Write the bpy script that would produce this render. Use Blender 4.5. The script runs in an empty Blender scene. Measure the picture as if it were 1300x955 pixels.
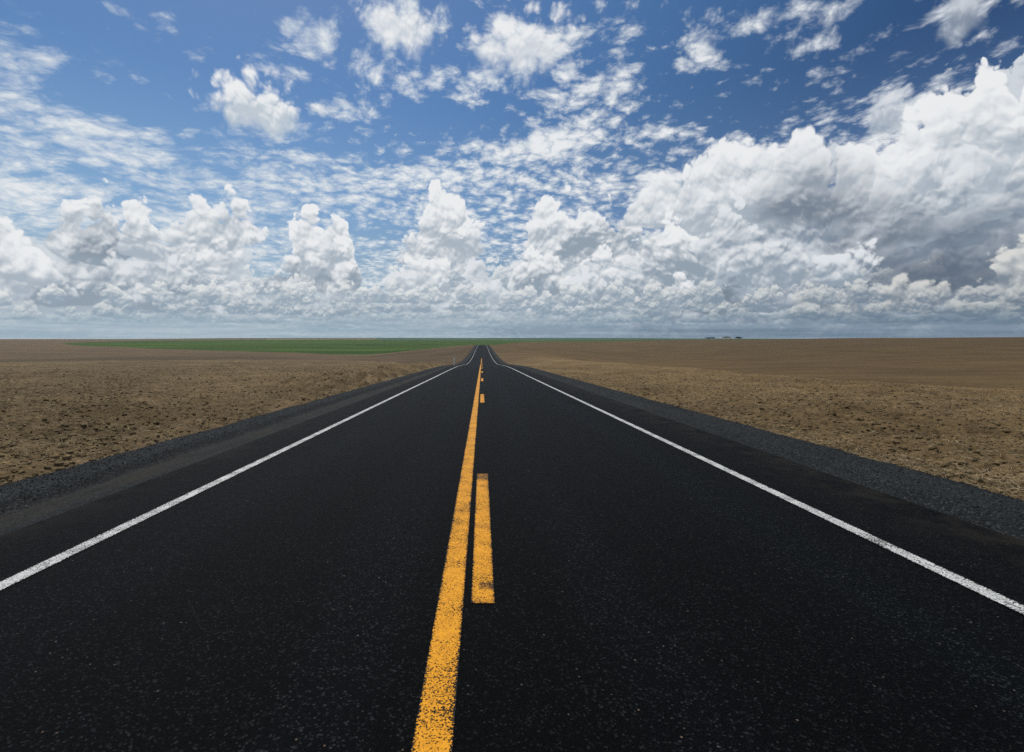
import bpy, bmesh, math, random
import numpy as np
from mathutils import Vector

random.seed(7)
R = math.radians
sc = bpy.context.scene
C = sc.collection
EXPOSURE = 0.0
F, VX, VY = 614.0, 612.0, 430.0        # focal length and vanishing point of the photograph, in its own pixels
EYE = 1.51

# ------------------------------------------------------------------ helpers
def obj_from(name, verts, faces, mat=None, parent=None, smooth=False, quads=None):
    """one mesh object from numpy arrays (faces: n x k array)"""
    me = bpy.data.meshes.new(name)
    verts = np.asarray(verts, dtype=np.float32)
    faces = np.asarray(faces, dtype=np.int32)
    n, k = faces.shape
    me.vertices.add(len(verts)); me.vertices.foreach_set('co', verts.ravel())
    me.loops.add(n * k); me.loops.foreach_set('vertex_index', faces.ravel())
    me.polygons.add(n)
    me.polygons.foreach_set('loop_start', np.arange(0, n * k, k, dtype=np.int32))
    me.polygons.foreach_set('use_smooth', np.full(n, smooth, dtype=bool))
    me.update(calc_edges=True); me.validate()
    o = bpy.data.objects.new(name, me); C.objects.link(o)
    if mat: me.materials.append(mat)
    if parent: o.parent = parent
    return o

def grid_faces(nr, nc):
    i = np.arange(nr - 1)[:, None] * nc + np.arange(nc - 1)[None, :]
    return np.stack([i, i + 1, i + nc + 1, i + nc], -1).reshape(-1, 4)

def tag(o, label=None, cat=None, group=None, kind=None):
    if label: o['label'] = label
    if cat: o['category'] = cat
    if group: o['group'] = group
    if kind: o['kind'] = kind
    return o

def srgb(r, g, b):
    f = lambda c: c / 12.92 if c <= .04045 else ((c + .055) / 1.055) ** 2.4
    return tuple(f(v / 255.0) for v in (r, g, b))

def pchip(xs, ys, x):
    xs = np.asarray(xs, float); ys = np.asarray(ys, float)
    h = np.diff(xs); d = np.diff(ys, axis=0)
    hh = h.reshape((-1,) + (1,) * (ys.ndim - 1)); d = d / hh
    m = np.zeros_like(ys)
    m[0], m[-1] = d[0], d[-1]
    w1 = 2 * hh[1:] + hh[:-1]; w2 = hh[1:] + 2 * hh[:-1]
    with np.errstate(divide='ignore', invalid='ignore'):
        mm = (w1 + w2) / (w1 / d[:-1] + w2 / d[1:])
    m[1:-1] = np.where(d[:-1] * d[1:] > 0, mm, 0)
    x = np.clip(x, xs[0], xs[-1])
    k = np.clip(np.searchsorted(xs, x) - 1, 0, len(xs) - 2)
    sh = x.shape + (1,) * (ys.ndim - 1)
    t = ((x - xs[k]) / h[k]).reshape(sh); hk = h[k].reshape(sh)
    return ((1 + 2*t)*(1-t)**2*ys[k] + t*(1-t)**2*hk*m[k] + t*t*(3-2*t)*ys[k+1] + t*t*(t-1)*hk*m[k+1])

def _hash(ix, iy, seed):
    n = (ix.astype(np.int64) * 374761393 + iy.astype(np.int64) * 668265263 + seed * 1442695041) & 0xffffffff
    n = ((n ^ (n >> 13)) * 1274126177) & 0xffffffff
    return ((n ^ (n >> 16)) & 0xffff) / 65535.0

def vnoise(x, y, seed=0):
    ix, iy = np.floor(x), np.floor(y)
    fx, fy = x - ix, y - iy
    u, v = fx*fx*fx*(fx*(fx*6-15)+10), fy*fy*fy*(fy*(fy*6-15)+10)
    a, b = _hash(ix, iy, seed), _hash(ix+1, iy, seed)
    c, d = _hash(ix, iy+1, seed), _hash(ix+1, iy+1, seed)
    return (a*(1-u)+b*u)*(1-v) + (c*(1-u)+d*u)*v - .5

def smooth(a, b, x):
    t = np.clip((x - a) / (b - a), 0, 1)
    return t * t * (3 - 2 * t)

# ------------------------------------------------------------------ the lie of the land
RD = np.array([(-120,-2.4),(-60,-.446),(0,1.51),(30,2.49),(59.5,3.47),(80,4.38),(104,5.42),(125,5.88),(150,6.12),(180,6.1),(215,5.93),
               (280,5.45),(350,5.05),(400,5.25),(460,6.2),(560,8.2),(700,9.6),(1000,10.4)])
def road_z(y):
    return EYE - pchip(RD[:,0], RD[:,1], np.asarray(y, float))

def P(*yp):  # (distance, image row) pairs -> depth below the eye
    return [(z, (r - VY) / F * z) for z, r in yp]
FAR_L = P((2500, 430.9), (4000, 430.6), (9000, 430.5))
COLS = {   # column of the photograph -> [(forward distance, depth below the eye)]
    0:   [(3,1.45),(10,1.6),(30,2.2),(55,3.0)] + P((80,459.6)) + [(100,4.95),(150,8.2)] + P((225,458),(300,452.5),(400,446.5),(600,438.5),(800,434.8),(1100,432.6),(1500,431.6)) + FAR_L,
    150: [(3,1.45),(10,1.6),(30,2.2),(55,2.9)] + P((82,458.2)) + [(100,4.9),(150,7.9)] + P((215,457.6),(300,451.2),(400,445.2),(520,440),(600,438.0),(800,435.2),(1100,432.2),(1500,431.2)) + FAR_L,
    300: [(3,1.45),(10,1.6),(30,2.2),(55,2.85)] + P((85,457)) + [(100,4.7),(150,7.5)] + P((200,456.4),(300,449.6),(370,445.8),(600,438),(1000,433.6),(1400,431.3),(2000,430.0),(2600,429.5),(4500,429.4),(9000,429.6)),
    455: [(3,1.45),(10,1.6),(30,2.3),(55,2.95)] + P((80,458.6)) + [(100,4.8),(150,7.6)] + P((200,456.2),(285,451),(400,446),(600,439.5),(1000,433.8),(1500,430.8),(2200,429.4),(4500,429.3),(9000,429.6)),
    540: [(3,1.45),(10,1.65),(30,2.35),(55,3.1)] + P((72,462.6)) + [(100,5.5)] + P((145,458.6),(200,453),(280,447),(340,443.6),(380,443.2)) + [(460,9.2)] + P((600,440.6),(800,436),(1200,432.2),(1800,429.4),(4500,429.4),(9000,429.6)),
    612: [(3,1.61),(10,1.84),(30,2.49),(59.5,3.47),(80,4.38),(104,5.42),(125,5.88),(150,6.12),(180,6.1),(215,5.93),(280,5.45),(350,5.05),(400,5.25),(460,6.3),(560,8.5)] + P((720,438.5),(1000,434),(1500,430.6),(2000,429.5),(4500,429.4),(9000,429.6)),
    692: [(3,1.5),(10,1.7),(30,2.4),(60,3.45)] + P((100,460),(150,453.4),(200,448.8),(265,445)) + [(310,7.4)] + P((400,442.2),(500,440),(700,436.3),(860,433.9),(1200,432.4),(1800,429.4),(4500,429.4),(9000,429.6)),
    786: [(3,1.5),(10,1.7),(30,2.4),(60,3.55),(90,4.7)] + P((120,461.2)) + [(150,8.4)] + P((215,460.7),(300,454.6),(400,448),(500,443),(700,437.2),(900,433.8),(1020,432.8),(1300,431.8),(1800,429.6),(4500,429.4),(9000,429.6)),
    880: [(3,1.5),(10,1.7),(30,2.42),(50,3.2)] + P((70,468.2)) + [(88,5.8),(120,8.6)] + P((180,459),(260,452.6),(400,444.6),(550,438.6),(700,434.8),(850,432.6),(950,431.9),(1200,431.2),(1600,430.2),(4500,429.9),(9000,429.8)),
    980: [(3,1.5),(10,1.7),(25,2.25)] + P((42,476)) + [(54,4.5),(80,6.6)] + P((105,473),(150,464),(200,457),(300,447.2),(450,439),(600,434.4),(750,431.8),(900,430.9),(1100,430.9),(1500,430.5),(4500,430.2),(9000,430)),
    1129:[(3,1.5),(10,1.7),(18,2.0)] + P((28,487)) + [(40,3.95)] + P((60,484.4),(80,479),(120,468.4),(200,453.4),(300,443),(450,435.4),(600,431),(700,429.4),(800,429.0)) + [(1000,1),(1500,1.5),(9000,2)],
    1300:[(3,1.5),(8,1.7),(14,1.9)] + P((21,496)) + [(31,3.45)] + P((45,493.5),(60,487),(90,473),(150,457),(250,443),(400,433.4),(500,430),(600,428.5),(700,428.3)) + [(900,.5),(1500,1),(9000,2)],
}
GZ = np.linspace(math.log(3), math.log(9000), 1500)
azs, tabs = [], []
for px, prof in COLS.items():
    prof = np.array(prof)
    azs.append(math.degrees(math.atan2(px - VX, F)))
    tabs.append(pchip(np.log(prof[:,0]), prof[:,1], GZ))
back = np.full_like(GZ, 1.7)
azs = [-180., -100.] + azs + [100., 180.]
tabs = [back, tabs[0]*.6+.7] + tabs + [tabs[-1]*.6+.7, back]
GA = np.linspace(-180, 180, 1441)
TAB = pchip(np.array(azs), np.array(tabs), GA)          # azimuth x log distance

def base_T(x, y):
    az = np.degrees(np.arctan2(x, y)); r = np.hypot(x, y)
    Z = r * np.cos(np.radians(np.clip(az, -52, 52)))
    a = (az + 180) / 360 * (len(GA) - 1)
    b = (np.log(np.clip(Z, 3, 9000)) - GZ[0]) / (GZ[-1] - GZ[0]) * (len(GZ) - 1)
    ia = np.clip(a.astype(int), 0, len(GA) - 2); ib = np.clip(b.astype(int), 0, len(GZ) - 2)
    fa, fb = a - ia, b - ib
    d = (TAB[ia,ib]*(1-fa)+TAB[ia+1,ib]*fa)*(1-fb) + (TAB[ia,ib+1]*(1-fa)+TAB[ia+1,ib+1]*fa)*fb
    return EYE - d

LEFT_EDGE, RIGHT_EDGE = -5.2, 5.42      # where gravel gives way to ploughed soil
def terrain(x, y, rough=True):
    t = base_T(x, y)
    r = np.hypot(x, y)
    t = t + (vnoise(x/90, y/90, 3) * .9 + vnoise(x/35, y/35, 4) * .3) * smooth(120, 400, r)
    rz = road_z(np.clip(y, -110, 900))
    e = np.where(x < 0, LEFT_EDGE - x, x - RIGHT_EDGE)          # distance out from the field edge
    if rough:
        e = e + vnoise(x*.8, y*.8, 21) * .30 + vnoise(x*3.1, y*3.1, 22) * .24
    along = smooth(-110, -60, y) * (1 - smooth(560, 760, y))
    w = np.where(along > 0, smooth(0, 9, e) * along + (1 - along), 1)
    lip = np.where(x < 0, .10, .02) * smooth(.0, .5, e) + np.where(x < 0, .26, 0) * smooth(.1, 1.3, e) * smooth(14, 24, y) * (1 - smooth(50, 70, y))
    t = (rz + lip) * (1 - w) + t * w
    t = t - (1 - smooth(-.22, .1, e)) * .22 * along             # the bed under road and gravel
    if rough:
        f = smooth(-.05, .35, e)
        near = 1 - smooth(60, 160, r)
        # lumps of the broken ground: rounded tops with hollows between
        l1 = vnoise(x*.42, y*.42, 5) * .12 + vnoise(x*.95+3, y*.95, 6) * .10
        l2 = (np.abs(vnoise(x*2.3, y*2.3, 7)) - .12) * .085 + (np.abs(vnoise(x*6.1, y*6.1, 8)) - .12) * .075
        l3 = (np.abs(vnoise(x*12.5, y*12.5, 9)) - .12) * .06 + vnoise(x*23, y*23, 10) * .03
        bank = smooth(.1, .8, e) * (1 - smooth(2.5, 5, e)) * (x < 0)
        l1 = l1 * (1 + 1.6 * bank) + bank * (np.abs(vnoise(x*1.7, y*1.2, 15)) - .12) * .42 * smooth(14, 22, y)
        t = t + f * near * (l1 + l2 + l3 * (1 - smooth(30, 60, r)))
        t = t + smooth(60, 160, r) * (1 - smooth(300, 600, r)) * f * vnoise(x*.5, y*.5, 13) * .12
    return t

# ------------------------------------------------------------------ materials
class NT:
    def __init__(s, tree): s.t = tree
    def n(s, typ, **kw):
        nd = s.t.nodes.new(typ)
        for k, v in kw.items(): setattr(nd, k, v)
        return nd
    def set(s, sock, v):
        if hasattr(v, 'is_output') or isinstance(v, bpy.types.NodeSocket): s.t.links.new(v, sock)
        else: sock.default_value = v
    def m(s, op, a, b=None, c=None, clamp=False):
        nd = s.n('ShaderNodeMath', operation=op, use_clamp=clamp)
        s.set(nd.inputs[0], a)
        if b is not None: s.set(nd.inputs[1], b)
        if c is not None: s.set(nd.inputs[2], c)
        return nd.outputs[0]
    def v(s, op, a, b=None, c=None, scale=None):
        nd = s.n('ShaderNodeVectorMath', operation=op)
        s.set(nd.inputs[0], a)
        if b is not None: s.set(nd.inputs[1], b)
        if c is not None: s.set(nd.inputs[2], c)
        if scale is not None: s.set(nd.inputs['Scale'], scale)
        return nd.outputs['Value'] if op in ('LENGTH','DOT_PRODUCT','DISTANCE') else nd.outputs['Vector']
    def mix(s, f, a, b, blend='MIX'):
        nd = s.n('ShaderNodeMix', data_type='RGBA', blend_type=blend)
        s.set(nd.inputs['Factor'], f)
        for k, v in ((6, a), (7, b)):
            if isinstance(v, tuple) and len(v) == 3: v = v + (1,)
            s.set(nd.inputs[k], v)
        return nd.outputs[2]
    def rng(s, x, a, b, c=0., d=1., interp='SMOOTHSTEP'):
        nd = s.n('ShaderNodeMapRange', interpolation_type=interp)
        for i, v in enumerate((x, a, b, c, d)): s.set(nd.inputs[i], v)
        return nd.outputs[0]
    def noise(s, vec, scale, detail=4, rough=.5, dim='3D', lac=2., dist=0., color=False):
        nd = s.n('ShaderNodeTexNoise', noise_dimensions=dim)
        s.set(nd.inputs['Vector'], vec)
        nd.inputs['Scale'].default_value = scale; nd.inputs['Detail'].default_value = detail
        nd.inputs['Roughness'].default_value = rough; nd.inputs['Lacunarity'].default_value = lac
        nd.inputs['Distortion'].default_value = dist
        return nd.outputs['Color' if color else 'Fac']
    def vor(s, vec, scale, feature='F1', dim='3D', detail=0, rough=.5, lac=2., smoothness=.6, out='Distance', rand=1.):
        nd = s.n('ShaderNodeTexVoronoi', feature=feature, voronoi_dimensions=dim)
        s.set(nd.inputs['Vector'], vec)
        nd.inputs['Scale'].default_value = scale
        if 'Detail' in nd.inputs: nd.inputs['Detail'].default_value = detail; nd.inputs['Roughness'].default_value = rough; nd.inputs['Lacunarity'].default_value = lac
        if feature == 'SMOOTH_F1': nd.inputs['Smoothness'].default_value = smoothness
        nd.inputs['Randomness'].default_value = rand
        return nd.outputs[out]
    def comb(s, x, y, z=0.):
        nd = s.n('ShaderNodeCombineXYZ')
        for i, v in enumerate((x, y, z)): s.set(nd.inputs[i], v)
        return nd.outputs[0]
    def sep(s, v):
        nd = s.n('ShaderNodeSeparateXYZ'); s.set(nd.inputs[0], v)
        return nd.outputs[0], nd.outputs[1], nd.outputs[2]

def material(name):
    m = bpy.data.materials.new(name); m.use_nodes = True
    nt = NT(m.node_tree)
    bs = next(n for n in m.node_tree.nodes if n.type == 'BSDF_PRINCIPLED')
    tc = nt.n('ShaderNodeTexCoord')
    return m, nt, bs, tc.outputs['Object']

def bump(nt, bs, h, strength, dist):
    b = nt.n('ShaderNodeBump'); b.inputs['Strength'].default_value = strength; b.inputs['Distance'].default_value = dist
    nt.set(b.inputs['Height'], h); nt.set(bs.inputs['Normal'], b.outputs[0])

def asphalt_color(nt, P):
    """dark bituminous surface with stone chips; returns colour and height"""
    cell = nt.vor(P, 105., out='Color')
    cx, cy, cz = nt.sep(cell)
    chip = nt.rng(cx, .55, 1.0, 0., 1., 'LINEAR')
    chip = nt.m('POWER', chip, 5.)
    fine = nt.noise(P, 160., 2, .6)
    col = nt.mix(chip, (.0008, .0014, .0021), (.024, .027, .029))
    col = nt.mix(nt.rng(fine, .35, .7), nt.mix(.45, col, (0,0,0)), col)
    rare = nt.vor(P, 33., out='Color')
    rx, ry, rz_ = nt.sep(rare)
    rd = nt.vor(P, 33.)
    spot = nt.m('MULTIPLY', nt.m('GREATER_THAN', rx, .93), nt.m('LESS_THAN', rd, .17))
    col = nt.mix(nt.m('MULTIPLY', spot, ry), col, nt.mix(rz_, (.10,.10,.10), (.11,.075,.05)))
    big = nt.noise(nt.v('MULTIPLY', P, (1.1, .12, 1.)), 1.3, 4, .6)
    gain = nt.rng(big, .3, .7, .78, 1.25)
    col = nt.v('SCALE', col, scale=gain)
    h = nt.m('ADD', nt.vor(P, 105.), nt.m('MULTIPLY', fine, .5))
    return col, h

def mat_asphalt():
    m, nt, bs, P = material('asphalt')
    col, h = asphalt_color(nt, P)
    x, y, z = nt.sep(P)
    # wheel tracks polished and slightly paler, joint of the lanes
    wob = nt.m('MULTIPLY_ADD', nt.noise(nt.comb(0., nt.m('MULTIPLY', y, .15)), 1., 2), .3, -.15)
    ax = nt.m('ABSOLUTE', nt.m('ADD', x, wob))
    tr = nt.m('ABSOLUTE', nt.m('SUBTRACT', nt.m('ABSOLUTE', nt.m('SUBTRACT', ax, 1.6)), .85))
    tr = nt.rng(tr, .45, .05)
    col = nt.v('SCALE', col, scale=nt.m('MULTIPLY_ADD', tr, .40, .88))
    # silt washed over the outer strips
    silt = nt.m('MULTIPLY', nt.rng(nt.m('ABSOLUTE', x), 3.3, 4.3), nt.rng(nt.noise(P, 2.2, 6, .65), .35, .75))
    col = nt.mix(nt.m('MULTIPLY', silt, .35), col, (.045,.038,.028))
    # a few skid marks across the right lane
    nt.set(bs.inputs['Base Color'], col)
    bs.inputs['Roughness'].default_value = .68
    bs.inputs['Specular IOR Level'].default_value = .035
    bump(nt, bs, h, .75, .006)
    return m

def mat_paint(name, paint, dark, wear, edge_lo=None):
    m, nt, bs, P = material(name)
    acol, h = asphalt_color(nt, P)
    x, y, z = nt.sep(P)
    a = nt.noise(P, 105., 3, .62)
    b = nt.noise(P, 5., 4, .6)
    k = nt.m('MULTIPLY_ADD', nt.m('SUBTRACT', b, .5), .32, a)
    uv = nt.n('ShaderNodeAttribute', attribute_name='across').outputs['Fac']      # -1..1 over the line's width
    edge = nt.m('POWER', nt.m('ABSOLUTE', uv), 9.)
    k = nt.m('SUBTRACT', k, nt.m('MULTIPLY', edge, .21))
    end = nt.n('ShaderNodeAttribute', attribute_name='thin').outputs['Fac']       # thin paint at a dash's ends
    k = nt.m('SUBTRACT', k, nt.m('MULTIPLY', end, .06))
    f = nt.rng(k, wear - .035, wear + .035)
    pc = nt.mix(nt.rng(nt.noise(P, 30., 4, .6), .3, .72), paint, dark)
    pc = nt.mix(nt.m('MULTIPLY', end, .8), pc, nt.mix(.5, dark, (.02,.018,.01)))
    nt.set(bs.inputs['Base Color'], nt.mix(f, acol, pc))
    nt.set(bs.inputs['Roughness'], nt.m('MULTIPLY_ADD', f, -.12, .75))
    bs.inputs['Specular IOR Level'].default_value = .2
    bump(nt, bs, nt.m('ADD', h, f), .5, .004)
    return m

def mat_gravel(name, base, silt_amount):
    m, nt, bs, P = material(name)
    c = nt.vor(P, 60., out='Color'); cx, cy, cz = nt.sep(c)
    d = nt.vor(P, 60.)
    c2 = nt.vor(P, 130., out='Color'); c2x, _, _ = nt.sep(c2)
    val = nt.m('MULTIPLY_ADD', nt.m('POWER', cx, 2.2), 1.7, .45)
    val = nt.m('MULTIPLY', val, nt.m('MULTIPLY_ADD', c2x, .8, .6))
    col = nt.v('SCALE', base, scale=val)
    col = nt.mix(nt.m('MULTIPLY', nt.m('GREATER_THAN', cy, .93), .6), col, (.07,.07,.068))
    big = nt.noise(nt.v('MULTIPLY', P, (2., .35, 1.)), 1.4, 5, .62)
    s = nt.n('ShaderNodeAttribute', attribute_name='silt').outputs['Fac']
    s = nt.m('MULTIPLY', s, nt.rng(big, .32, .66))
    col = nt.mix(nt.m('MULTIPLY', s, silt_amount), col, (.021,.0175,.012))
    col = nt.v('SCALE', col, scale=nt.rng(big, .25, .75, .75, 1.25))
    nt.set(bs.inputs['Base Color'], col)
    bs.inputs['Roughness'].default_value = .9
    bs.inputs['Specular IOR Level'].default_value = .15
    bump(nt, bs, nt.m('ADD', nt.m('MULTIPLY', d, -1.), nt.m('MULTIPLY', nt.noise(P, 9., 4), 1.2)), .6, .012)
    return m

def soil_color(nt, P):
    a = nt.noise(P, 1.1, 7, .68)
    b = nt.noise(P, 9., 6, .7)
    c = nt.noise(nt.v('MULTIPLY', P, (1., 1.6, 1.)), 30., 4, .7)
    k = nt.m('ADD', nt.m('ADD', nt.m('MULTIPLY', a, .30), nt.m('MULTIPLY', b, .36)), nt.m('MULTIPLY', c, .34))
    wide = nt.noise(P, .13, 4, .6)
    k = nt.m('ADD', k, nt.rng(wide, .3, .7, -.035, .035))
    rp = nt.n('ShaderNodeValToRGB')
    nt.set(rp.inputs[0], k)
    e = rp.color_ramp.elements
    e[0].position = .39; e[0].color = (.066,.047,.024,1)
    e[1].position = .63; e[1].color = (.35,.262,.145,1)
    q = e.new(.50); q.color = (.166,.122,.065,1)
    q = e.new(.555); q.color = (.224,.166,.090,1)
    return rp.outputs[0], k

def mat_ground():
    m, nt, bs, P = material('ground_soil_and_crops')
    at = lambda n: nt.n('ShaderNodeAttribute', attribute_name=n).outputs['Fac']
    soil, k = soil_color(nt, P)
    # straw-pale specks close by
    st = nt.noise(nt.v('MULTIPLY', P, (1., 2.2, 1.)), 30., 3, .6)
    soil = nt.mix(nt.rng(st, .60, .70, 0., .6), soil, (.30,.225,.13))
    warm = at('warm')
    soil = nt.mix(warm, nt.mix(1., soil, (.84,.83,.84), 'MULTIPLY'), nt.mix(1., soil, (1.06,.97,.83), 'MULTIPLY'))
    # the fine seedbed of the farther fields, with combed drill lines
    fine = nt.noise(P, .05, 6, .6)
    pos = nt.v('ADD', nt.v('MULTIPLY', P, (1,1,0)), nt.v('SCALE', nt.noise(P, .004, 3, .5, color=True), scale=60.))
    px, py, pz = nt.sep(pos)
    ln = nt.noise(nt.comb(nt.m('MULTIPLY', px, .012), nt.m('MULTIPLY', py, .11)), 1., 4, .65)
    seed = nt.mix(nt.rng(fine, .3, .7), (.098,.069,.043), (.128,.092,.058))
    seed = nt.v('SCALE', seed, scale=nt.rng(ln, .3, .7, .82, 1.16))
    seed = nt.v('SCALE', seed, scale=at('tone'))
    seed = nt.mix(warm, nt.mix(1., seed, (1.,.985,.88), 'MULTIPLY'), nt.mix(1., seed, (1.03,.96,.66), 'MULTIPLY'))
    grit = nt.noise(P, 1.3, 5, .75)
    seed = nt.v('SCALE', seed, scale=nt.rng(grit, .3, .7, .80, 1.2))
    col = nt.mix(at('seedbed'), soil, seed)
    col = nt.mix(at('pale'), col, (.25,.182,.105))
    gn = nt.noise(nt.v('MULTIPLY', P, (.25,1.,1.)), .016, 5, .65)
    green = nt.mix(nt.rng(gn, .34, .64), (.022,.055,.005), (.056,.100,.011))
    gcol2 = nt.mix(nt.rng(gn, .34, .64), (.040,.082,.042), (.060,.100,.060))  # bluer far green: distance haze mixed into the crop colour
    green = nt.mix(at('far_haze'), green, gcol2)
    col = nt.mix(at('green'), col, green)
    nt.set(bs.inputs['Base Color'], col)
    bs.inputs['Roughness'].default_value = .95
    bs.inputs['Specular IOR Level'].default_value = .08
    hh = nt.m('ADD', nt.noise(P, 14., 6, .72), nt.m('MULTIPLY', nt.noise(P, 55., 3, .6), .35))
    hh = nt.m('MULTIPLY', hh, nt.m('SUBTRACT', 1., at('seedbed')))
    bump(nt, bs, hh, .9, .06)
    return m

def plain(name, col, rough=.8, var=.15, scale=6.):
    m, nt, bs, P = material(name)
    n = nt.noise(P, scale, 5, .6)
    nt.set(bs.inputs['Base Color'], nt.v('SCALE', col, scale=nt.rng(n, .25, .75, 1 - var, 1 + var)))
    bs.inputs['Roughness'].default_value = rough
    bs.inputs['Specular IOR Level'].default_value = .2
    return m

M_ASPHALT = mat_asphalt()
M_WHITE = mat_paint('worn_white_paint', (.68,.69,.67), (.48,.49,.47), .45)
M_YELLOW = mat_paint('worn_yellow_paint', (.80,.345,.006), (.62,.255,.005), .43)
M_GRAVEL = mat_gravel('roadside_gravel', (.0105,.0133,.015), .75)
M_GROUND = mat_ground()

# ------------------------------------------------------------------ ground sheet
def build_ground():
    az = np.concatenate([np.arange(-180, -60, 2.5), np.arange(-60, 60, .14), np.arange(60, 180.01, 2.5)])
    r = [3.2]
    while r[-1] < 40: r.append(r[-1] * 1.0045)
    while r[-1] < 400: r.append(r[-1] * 1.0065)
    while r[-1] < 9000: r.append(r[-1] * 1.011)
    r = np.array(r)
    A, RR = np.meshgrid(np.radians(az), r)
    x = RR * np.sin(A); y = RR * np.cos(A)
    z = terrain(x, y)
    nr, nc = x.shape
    v = np.stack([x, y, z], -1).reshape(-1, 3)
    f = grid_faces(nr, nc)
    # close the disc under the camera
    cen = len(v)
    v = np.vstack([v, [[0, 0, -.25]]])
    ring = np.arange(nc - 1)
    tri = np.stack([np.full(nc-1, cen), np.full(nc-1, cen), ring + 1, ring], -1)
    f2 = np.stack([np.full(nc-1, cen), ring + 1, ring], -1)
    o = obj_from('ground', v, f, M_GROUND, smooth=True)
    bm_ = o.data
    # fan as triangles
    me = o.data
    n0 = len(me.polygons); l0 = len(me.loops)
    me.loops.add(len(f2) * 3); me.polygons.add(len(f2))
    li = np.zeros(len(me.loops), np.int32); me.loops.foreach_get('vertex_index', li)
    li[l0:] = f2.ravel(); me.loops.foreach_set('vertex_index', li)
    ls = np.zeros(len(me.polygons), np.int32); me.polygons.foreach_get('loop_start', ls)
    ls[n0:] = l0 + np.arange(len(f2)) * 3; me.polygons.foreach_set('loop_start', ls)
    me.update(calc_edges=True); me.validate()
    me.polygons.foreach_set('use_smooth', np.ones(len(me.polygons), bool))
    # ---- which crop grows where (field boundaries on the land), plus cloud shade and haze tints
    X = np.append(x.ravel(), 0); Y = np.append(y.ravel(), 0)
    Z = np.hypot(X, Y) * np.cos(np.clip(np.arctan2(X, Y), -R(52), R(52)))
    px = VX + F * np.tan(np.clip(np.arctan2(X, Y), -R(60), R(60)))
    wob = vnoise(X/60, Y/60, 31) * 6
    rad = np.hypot(X, Y)
    # near ploughed strip ends at its crest
    crest = pchip(np.array([-400,0,150,300,455,540,612,692,786,880,980,1129,1300,1700.]),
                  np.array([88,84,86,88,84,75,62,125,105,68,43,28.5,21.5,14.]), np.clip(px, -400, 1700))
    crest = crest * (1 + vnoise(X/14, Y/14, 33) * .06)
    seedbed = smooth(.97, np.where(px > 600, 1.45 - .27 * smooth(720, 860, px), 1.12), (Z + wob*.3) / crest) 
    # green wheat: near edge and far edge
    g0 = pchip(np.array([-400,60,80,150,300,380,455,520,590,612,640,690,740,786,880,980,1100,1700.]),
               np.array([9500,9400,640,500,368,322,286,322,395,560,800,840,875,930,1010,1120,9400,9500.]), np.clip(px, -400, 1700))
    g1 = pchip(np.array([-400,60,90,200,330,420,480,520,1700.]),
               np.array([600,610,760,1050,1330,1420,1500,9300,9300.]), np.clip(px, -400, 1700))
    green = smooth(0, 4, Z - g0 + wob*.4) * (1 - smooth(0, 12, Z - g1 + wob))
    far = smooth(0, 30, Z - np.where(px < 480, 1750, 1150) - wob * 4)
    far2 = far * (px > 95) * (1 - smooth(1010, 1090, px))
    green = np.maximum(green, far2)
    # right hill crest stays brown
    pale = (1 - smooth(0, 5, np.abs(Z - g0 + 3.5 + wob*.4))) * (px > 440) * (px < 600) * .55
    pale = np.maximum(pale, smooth(1330, 1420, Z) * (1 - smooth(1650, 1750, Z)) * (px > 340) * (px < 480) * .8)
    pale = np.maximum(pale, smooth(1180, 1240, Z) * (1 - smooth(1420, 1520, Z)) * (px > 640) * (px < 715) * .7)
    pale = np.maximum(pale, smooth(700, 730, Z) * (1 - smooth(800, 900, Z)) * (px > 1120) * .30)
    # bare pale subsoil scraped at the left bank
    sx, sy = -5.75, 24.8
    pp = np.exp(-((X - sx - (Y - sy)*-.12)/.34)**2 - ((Y - sy)/2.4)**2) * (.9 + vnoise(X*2.2, Y*1.1, 40) * 1.6 + vnoise(X*7, Y*5, 43) * 1.3)
    edge_e = np.where(X < 0, LEFT_EDGE - X, X - RIGHT_EDGE)
    lipm = np.exp(-((edge_e - .18)/.16)**2) * (X < 0) * smooth(-.05, .25, vnoise(X*.9, Y*.55, 41)) * (rad < 80)
    pale = np.clip(np.maximum(pale, np.maximum(smooth(.28, .62, pp), lipm * .75)), 0, 1)
    warm = smooth(-30, 40, X)
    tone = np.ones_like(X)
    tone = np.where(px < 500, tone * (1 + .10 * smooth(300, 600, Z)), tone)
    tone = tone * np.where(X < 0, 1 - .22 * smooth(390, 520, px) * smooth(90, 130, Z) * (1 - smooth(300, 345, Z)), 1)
    tone = tone * np.where(X > 0, .90 + .12 * (1 - smooth(100, 400, Z)), 1)  # right land darker farther out, cloud shade put into the tone
    tone = tone * (1 - .17 * smooth(760, 1000, px))  # right hillside darkened again in its soil colour for cloud shade
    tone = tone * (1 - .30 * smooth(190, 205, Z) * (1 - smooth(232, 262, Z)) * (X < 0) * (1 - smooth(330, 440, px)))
    for nm, arr in (('seedbed', seedbed), ('green', green), ('pale', pale), ('warm', warm), ('tone', tone), ('far_haze', far)):
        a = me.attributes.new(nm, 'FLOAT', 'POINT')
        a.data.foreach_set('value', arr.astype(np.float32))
    tag(o, kind='structure', label='rolling farmland of ploughed brown soil and green wheat', cat='ground')
    return o
build_ground()

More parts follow.
